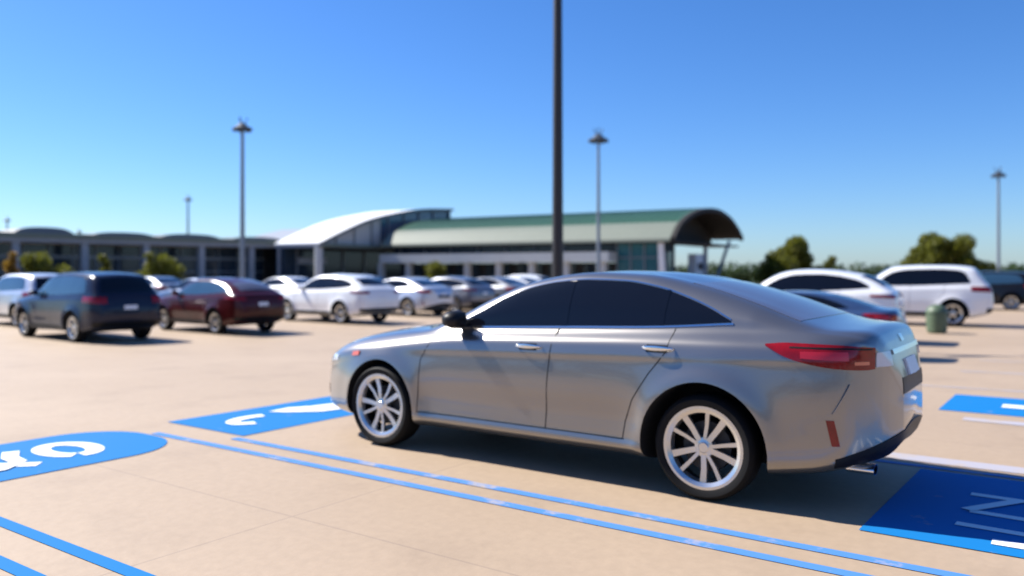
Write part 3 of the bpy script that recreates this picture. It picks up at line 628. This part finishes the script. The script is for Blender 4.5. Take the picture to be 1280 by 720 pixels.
for i in range(150):
    t = i/149; x = 17+78*t; y = 98-14*t+random.random()*2
    leaves(v, f, (x, y, gz(50)+.7+.4*random.random()), (1.0, 1.0, .9+.5*random.random()), 110, .22)
tag(mesh('far_hedge', v, f, LEAF2, smooth=False), 'long low dark green hedge along the horizon at the right', 'hedge', kind='stuff')
v, f = [], []
for i in range(260):
    t = i/259; x = -260+640*t; leaves(v, f, (x, 260+random.random()*20, 1.0+1.2*random.random()), (4, 3, 2.3), 40, .8)
for i in range(130):  # unseen tree ring behind the camera, added to darken car body reflections
    a = R(178+184*i/129); rr_ = 62+10*random.random(); leaves(v, f, (rr_*math.cos(a), rr_*math.sin(a), 2.0+3.5*random.random()), (3.2, 3.2, 3.0), 70, .7)
tag(mesh('distant_woods', v, f, LEAF2, smooth=False), 'far low line of woods on the horizon, with an added tree ring behind the camera', 'woods', kind='stuff')
# ------------------------------------------------------------------ masts
POLE = mat('galvanised_pole', (.20, .24, .28), rough=.5, metal=.2)
POLED = mat('bronze_pole', (.022, .019, .018), rough=.5)
HEAD = mat('lamp_housing', (.025, .04, .06), rough=.6)
def mast(x, y, h, rad, label, group='tall light masts', nl=6):
    z = gz(y); r = empty('light_mast', (x, y, z))
    MB().tube((0, 0, 0), (0, 0, h), rad, rad*.6, 16).tube((0, 0, 0), (0, 0, .12), rad*2, rad*2, 16).build('pole', POLE, r)
    hd = MB(); hd.lathe([(rad, h-.1), (.55, h-.02), (.60, h+.05), (.35, h+.2), (.12, h+.42), (0, h+.45)], n=24)
    H = hd.build('lamp_head', HEAD, r)
    for k in range(nl):
        a = 2*math.pi*k/nl; q = MB(); c = (.45*math.cos(a), .45*math.sin(a), h+.02)
        q.lathe([(.0, -.13), (.15, -.12), (.17, -.02), (.10, .10), (0, .12)], c, n=12); q.build('luminaire', HEAD, H)
    for k in range(3):
        a = 2*math.pi*k/3+.4; MB().tube((.10*math.cos(a), .10*math.sin(a), h+.3), (.32*math.cos(a), .32*math.sin(a), h+.75), .03, .03, 6).build('bracket', HEAD, H)
    return tag(r, label, 'light mast', group)
def at(px, Y): return (px-640)/1021*Y
m_h = lambda py, Y: 1.457+(338-py)/1021*Y-gz(Y)
for px, py, Y, rad, lb in ((303, 162, 50, .17, 'tallest light mast at the left, rising above the terminal wing'),
        (748, 176, 49, .13, 'light mast right of the dark pole, in front of the green roof'),
        (1248, 220, 70, .16, 'light mast near the right edge above the hedge'),
        (235, 250, 118, .20, 'pale distant light mast left of the tallest mast'),
        (9, 276, 150, .22, 'small distant light mast at the far left'),
        (99, 291, 160, .22, 'very small distant mast just above the left wing roof')):
    mast(at(px, Y), Y, m_h(py, Y), rad, lb)
r = empty('light_pole', (1.12, 20, gz(20)))
MB().tube((0, 0, 0), (0, 0, 9.0), .145, .105, 20).build('pole', POLED, r)
MB().box((0, 0, .02), (.5, .5, .04)).tube((0, 0, .04), (0, 0, .10), .2, .17, 20).build('base_plate', POLED, r)
MB().tube((-.5, 0, 9.0), (.5, 0, 9.0), .05, .05, 10).build('cross_arm', POLED, r)
for s in (-1, 1): MB().box((s*.75, 0, 9.0), (.6, .3, .12)).build('lamp_head', POLED, r)
tag(r, 'dark bronze light pole close behind the silver sedan, taller than the picture', 'light pole')
# small green bin by the white SUV
r = empty('litter_bin', (at(1171, 22.6), 22.6, gz(22.6)))
GRN = mat('green_plastic', (.08, .12, .07), rough=.5)
MB().lathe([(0, 0), (.20, 0), (.25, .05), (.275, .35), (.27, .55), (.24, .56)], n=28).build('barrel', GRN, r)
MB().lathe([(.285, .56), (.285, .60), (.22, .72), (.10, .79), (0, .80)], n=28).build('lid', GRN, r)
tag(r, 'grey green rounded litter bin beside the rear wheel of the big white SUV', 'litter bin')
# ------------------------------------------------------------------ terminal
E0 = Vector((10.03, 52.0)); A = Vector((.857, -.515)); B = Vector((.515, .857)); Zg = GZ
TH = math.atan2(A.y, A.x)
WHITE = mat('white_metal_roof', (.80, .80, .79), rough=.5); CONC = mat('pale_concrete', (.46, .49, .50), rough=.7, noise=(3, .1))
GREEN = mat('green_metal_roof', (.035, .105, .055), rough=.45, noise=(.8, .12)); FASC = mat('fascia_beige', (.16, .185, .145), rough=.6, noise=(2, .08))
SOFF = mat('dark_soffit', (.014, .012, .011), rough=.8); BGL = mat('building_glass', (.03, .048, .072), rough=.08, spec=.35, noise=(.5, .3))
TEAL = mat('teal_glass', (.02, .13, .17), rough=.10, spec=.8, noise=(.5, .3)); DARKI = mat('dark_interior', (.008, .009, .012), rough=.6)
FRAME = mat('window_frame', (.20, .23, .26), rough=.5, metal=.3); LGREY = mat('light_grey_metal', (.30, .32, .35), rough=.5, noise=(1.2, .1)); DGREY = mat('dark_grey_roof', (.13, .14, .155), rough=.6, noise=(1, .15))
BEIGE = mat('beige_panel', (.52, .51, .48), rough=.6, noise=(2, .06)); BLGL = mat('clerestory_glass', (.03, .09, .17), rough=.12, spec=.8, noise=(.4, .3))
def shell(name, prof, l0, l1, th, m, parent, n=60, seam_step=None):
    """curved roof: prof (w, z) extruded along l; closed shell"""
    ws = np.linspace(prof[0][0], prof[-1][0], n); zs = pchip(prof, ws); vs = []; fs = []
    for l in (l0, l1):
        for w_, z_ in zip(ws, zs): vs.append((l, w_, z_))
        for w_, z_ in zip(ws, zs): vs.append((l, w_, z_-th))
    o = 2*n
    for i in range(n-1): fs += [(i, i+1, o+i+1, o+i), (n+i, o+n+i, o+n+i+1, n+i+1), (i, n+i, n+i+1, i+1), (o+i, o+i+1, o+n+i+1, o+n+i)]
    fs += [(0, o, o+n, n), (n-1, 2*n-1, o+2*n-1, o+n-1)]
    return mesh(name, vs, fs, m, parent, ang=30)
T = empty('terminal_building', (E0.x, E0.y, 0), TH)     # local x = l along the axis, local y = w, z world
prof = [(0, 3.55), (1.2, 4.45), (2.5, 4.98), (4.5, 5.5), (7, 5.85), (9, 5.92), (12, 5.6), (14.5, 4.85), (16, 4.1)]
shell('roof', [p for p in prof], -23.6, 0, .10, GREEN, T)
rs = MB()
for k in range(1, 48):
    l = -23.5*k/48; ws = np.linspace(1.1, 9.5, 12); zs = pchip(prof, ws)
    for i in range(11): 
        a = Vector((l, ws[i], zs[i]+.02)); b = Vector((l, ws[i+1], zs[i+1]+.02)); rs.tube(a, b, .025, .025, 4)
rs.build('roof_seams', GREEN, T)
fw = np.linspace(-.06, 1.25, 8); 
pw_ = np.linspace(0, 1.5, 12); pz_ = pchip(prof, pw_)
shell('fascia', [(-.10, 3.42)]+[(float(a)-.02, float(b)+.035) for a, b in zip(pw_, pz_)], -23.65, .06, .12, FASC, T, 24)
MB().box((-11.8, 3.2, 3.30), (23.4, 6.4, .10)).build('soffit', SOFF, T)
# end arch: dark rim, deep soffit and gable wall
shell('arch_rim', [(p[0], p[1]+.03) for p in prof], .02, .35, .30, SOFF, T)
ws = np.linspace(.2, 15.8, 40); zs = pchip(prof, ws)-.12
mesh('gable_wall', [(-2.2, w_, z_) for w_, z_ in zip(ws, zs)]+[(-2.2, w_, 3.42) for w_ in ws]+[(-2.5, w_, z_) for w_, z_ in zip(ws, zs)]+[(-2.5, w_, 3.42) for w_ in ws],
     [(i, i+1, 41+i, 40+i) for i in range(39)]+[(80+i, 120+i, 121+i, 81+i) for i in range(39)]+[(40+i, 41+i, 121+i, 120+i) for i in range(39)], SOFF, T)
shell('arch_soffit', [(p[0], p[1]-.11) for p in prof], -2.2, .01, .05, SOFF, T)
MB().box((-1.1, 8.0, 3.36), (2.3, 15.4, .12)).build('soffit', SOFF, T)
# long front wall under the eave
MB().box((-11.9, 1.5, 2.97), (23.2, .3, .58)).build('clerestory_band', BGL, T)
for k in range(9):
    MB().box((-3.2-2.45*k, 1.30, 2.97), (.10, .14, .58)).build('mullion', FRAME, T)
MB().box((-13.7, .55, 2.36), (19.4, 2.2, .66)).build('walkway_canopy', CONC, T)
MB().box((-13.4, 2.2, .85), (20.0, .3, 2.3)).build('ground_floor_wall', DARKI, T)
for k in range(8):
    l = -4.6-2.72*k; MB().box((l, .0, .87), (.42, .42, 2.32)).build('pier', CONC, T)
    if k < 7: 
        wo = MB(); wo.box((l-1.36, 1.98, .95), (2.1, .08, 1.9)).build('shop_window', BGL, T)
        MB().box((l-1.36, 1.92, .95), (.06, .08, 1.9)).build('mullion', FRAME, T)
# glazed corner
MB().box((-2.55, 1.05, 1.55), (3.0, .12, 3.4)).build('curtain_wall', TEAL, T)
for k in range(4): MB().box((-1.1-.98*k, .95, 1.55), (.09, .12, 3.4)).build('mullion', FRAME, T)
for z in (1.2, 2.3): MB().box((-2.55, .94, z), (3.0, .1, .08)).build('transom', FRAME, T)
MB().tube((-.55, .4, Zg), (-.75, .4, 3.4), .22, .20, 14).build('corner_column', WHITE, T)
MB().box((-2.6, 4.6, 1.5), (.15, 6.4, 3.6)).build('end_wall', TEAL, T)
for k in range(5): MB().box((-2.48, 1.7+1.5*k, 1.5), (.1, .12, 3.6)).build('mullion', LGREY, T)
MB().tube((-.6, 10.6, Zg), (.1, 12.9, 3.7), .14, .12, 12).build('strut', FRAME, T)
MB().tube((-.6, 9.2, Zg), (-.6, 9.2, 3.3), .16, .16, 12).build('strut', LGREY, T)
MB().box((-1.0, 8.3, 1.2), (.6, 1.9, 2.9)).build('entrance_box', WHITE, T)
MB().box((-.68, 8.3, 1.75), (.05, 1.1, .5)).build('entrance_opening', DARKI, T)
tag(T, 'long terminal hall with green barrel roof and dark arched end above the silver sedan', 'terminal')
# entrance pavilion with white vault
V = empty('entrance_pavilion', (E0.x, E0.y, 0), TH)
wp = [(0, 3.5), (1.2, 3.98), (2.55, 4.5), (5.3, 5.44), (8.24, 6.1), (12.6, 6.78), (16.8, 7.05)]
wq = [(a-5.55, b) for a, b in wp]; le = -24.9
shell('vault_roof', wq, le-4.7, le, .14, WHITE, V)
shell('vault_edge', [(a, b+.02) for a, b in wq], le+.003, le+.25, .22, DGREY, V)
def gable(name, w0, w1, m, zbot=3.45, l=le-.25):
    ws = np.linspace(w0, w1, 20); zs = pchip(wq, ws)-.15; k = 20
    vs = [(l, a, b) for a, b in zip(ws, zs)]+[(l, a, min(zbot, b-.01)) for a, b in zip(ws, zs)]+[(l-.25, a, b) for a, b in zip(ws, zs)]+[(l-.25, a, min(zbot, b-.01)) for a, b in zip(ws, zs)]
    return mesh(name, vs, [(i, i+1, k+i+1, k+i) for i in range(k-1)]+[(2*k+i, 3*k+i, 3*k+i+1, 2*k+i+1) for i in range(k-1)]+[(k+i, k+i+1, 3*k+i+1, 3*k+i) for i in range(k-1)], m, V, smooth=False)
gable('gable_panel', -5.4, 1.6, BEIGE); gable('gable_glazing', 1.65, 11.1, BLGL)
for k in range(7):
    w_ = -3.6+2.05*k; z1 = float(pchip(wq, np.array([w_]))[0])-.2
    MB().box((le-.2, w_, (3.45+z1)/2), (.12, .09, z1-3.45)).build('mullion', FRAME, V)
MB().box((le-.15, 2.8, 3.32), (.7, 16.6, .28)).build('entrance_beam', FASC, V)
MB().box((le-2.4, 11.15, 5.1), (4.6, .2, 3.6)).build('end_wall', BGL, V)
MB().box((le-2.4, -5.35, 3.30), (4.7, .35, .26)).build('eave_beam', LGREY, V)
MB().tube((le-.3, -5.3, Zg), (le-.3, -5.3, 3.25), .30, .30, 18).build('column', CONC, V)
MB().tube((le-4.4, -5.3, Zg), (le-4.4, -5.3, 3.25), .18, .18, 14).build('column', LGREY, V)
MB().box((le-3.9, 2.6, 1.45), (.3, 16.2, 3.5)).build('recessed_wall', BGL, V)
MB().box((le-3.6, -2.6, 2.2), (.2, 3.0, .5)).build('entrance_sign', LGREY, V)
for k in range(6): MB().box((le-3.68, -4.2+2.6*k, 1.4), (.1, .14, 3.3)).build('mullion', FRAME, V)
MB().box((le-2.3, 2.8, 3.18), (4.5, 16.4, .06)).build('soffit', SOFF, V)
tag(V, 'entrance pavilion with bright white curved vault and glazed gable, left of the green roof', 'pavilion')
# left wing: runs towards the camera on the left
F = empty('terminal_wing', (-18.5, 64, 0), math.atan2(-.75, -.66))   # local x = t along the wing; local y is away from the lot? normal (.75,-.66)
# local +y = (.75,-.66) (towards the lot)
Lw = 36.
MB().box((Lw/2-2, -3.0, 3.50), (Lw+4, 7.4, .56)).build('roof_slab', LGREY, F)
MB().box((Lw/2-2, .78, 3.62), (Lw+4.02, .10, .30)).build('fascia', FASC, F)
MB().box((Lw/2, -2.0, 1.45), (Lw, .3, 3.5)).build('rear_wall', BGL, F)
for k in range(10):
    t = 2.4+4*k; MB().box((t, .35, 1.48), (.42, .42, 3.5)).build('column', LGREY, F)
for k in range(24):
    MB().box((.8+1.5*k, -1.80, 1.45), (.08, .10, 3.5)).build('mullion', FRAME, F)
MB().box((Lw/2, -1.79, 2.35), (Lw, .12, .22)).build('transom', FRAME, F)
MB().box((Lw/2, -1.79, 1.35), (Lw, .12, .12)).build('transom', FRAME, F)
for k, (t, w_, hh) in enumerate(((1.2, 4.4, .42), (6.6, 4.6, .50), (11.4, 4.2, .42), (16.4, 3.6, .70), (21, 4.4, .5), (26, 4.4, .5))):
    hh *= .6
    pr = [(-w_/2, 3.80), (-w_*.42, 3.80+hh*.5), (-w_*.25, 3.80+hh*.9), (0, 3.80+hh), (w_*.25, 3.80+hh*.9), (w_*.42, 3.80+hh*.5), (w_/2, 3.80)]
    xs_ = np.linspace(-w_/2, w_/2, 20); zs_ = pchip(pr, xs_); vs = [(t+a, -.6, b) for a, b in zip(xs_, zs_)]+[(t+a, -6, b) for a, b in zip(xs_, zs_)]
    mesh('roof_vault', vs, [(i, i+1, 21+i, 20+i) for i in range(19)]+[tuple(range(20)), tuple(range(39, 19, -1))], DGREY, F, ang=30)
tag(F, 'low grey terminal wing with flat roof, small roof vaults and columns at the left', 'terminal')
# sloping link roof between wing and pavilion
K_ = empty('link_roof', (-17.6, 65.5, 0), TH)
shell('roof', [(-1.5, 3.5), (1.5, 4.3), (5, 5.1)], -6.5, 2.0, .12, LGREY, K_, 12)
MB().box((-2.2, -1.2, 1.5), (8.0, .2, 3.6)).build('wall', DARKI, K_)
tag(K_, 'low grey sloping roof joining the left wing to the white vault', 'roof')
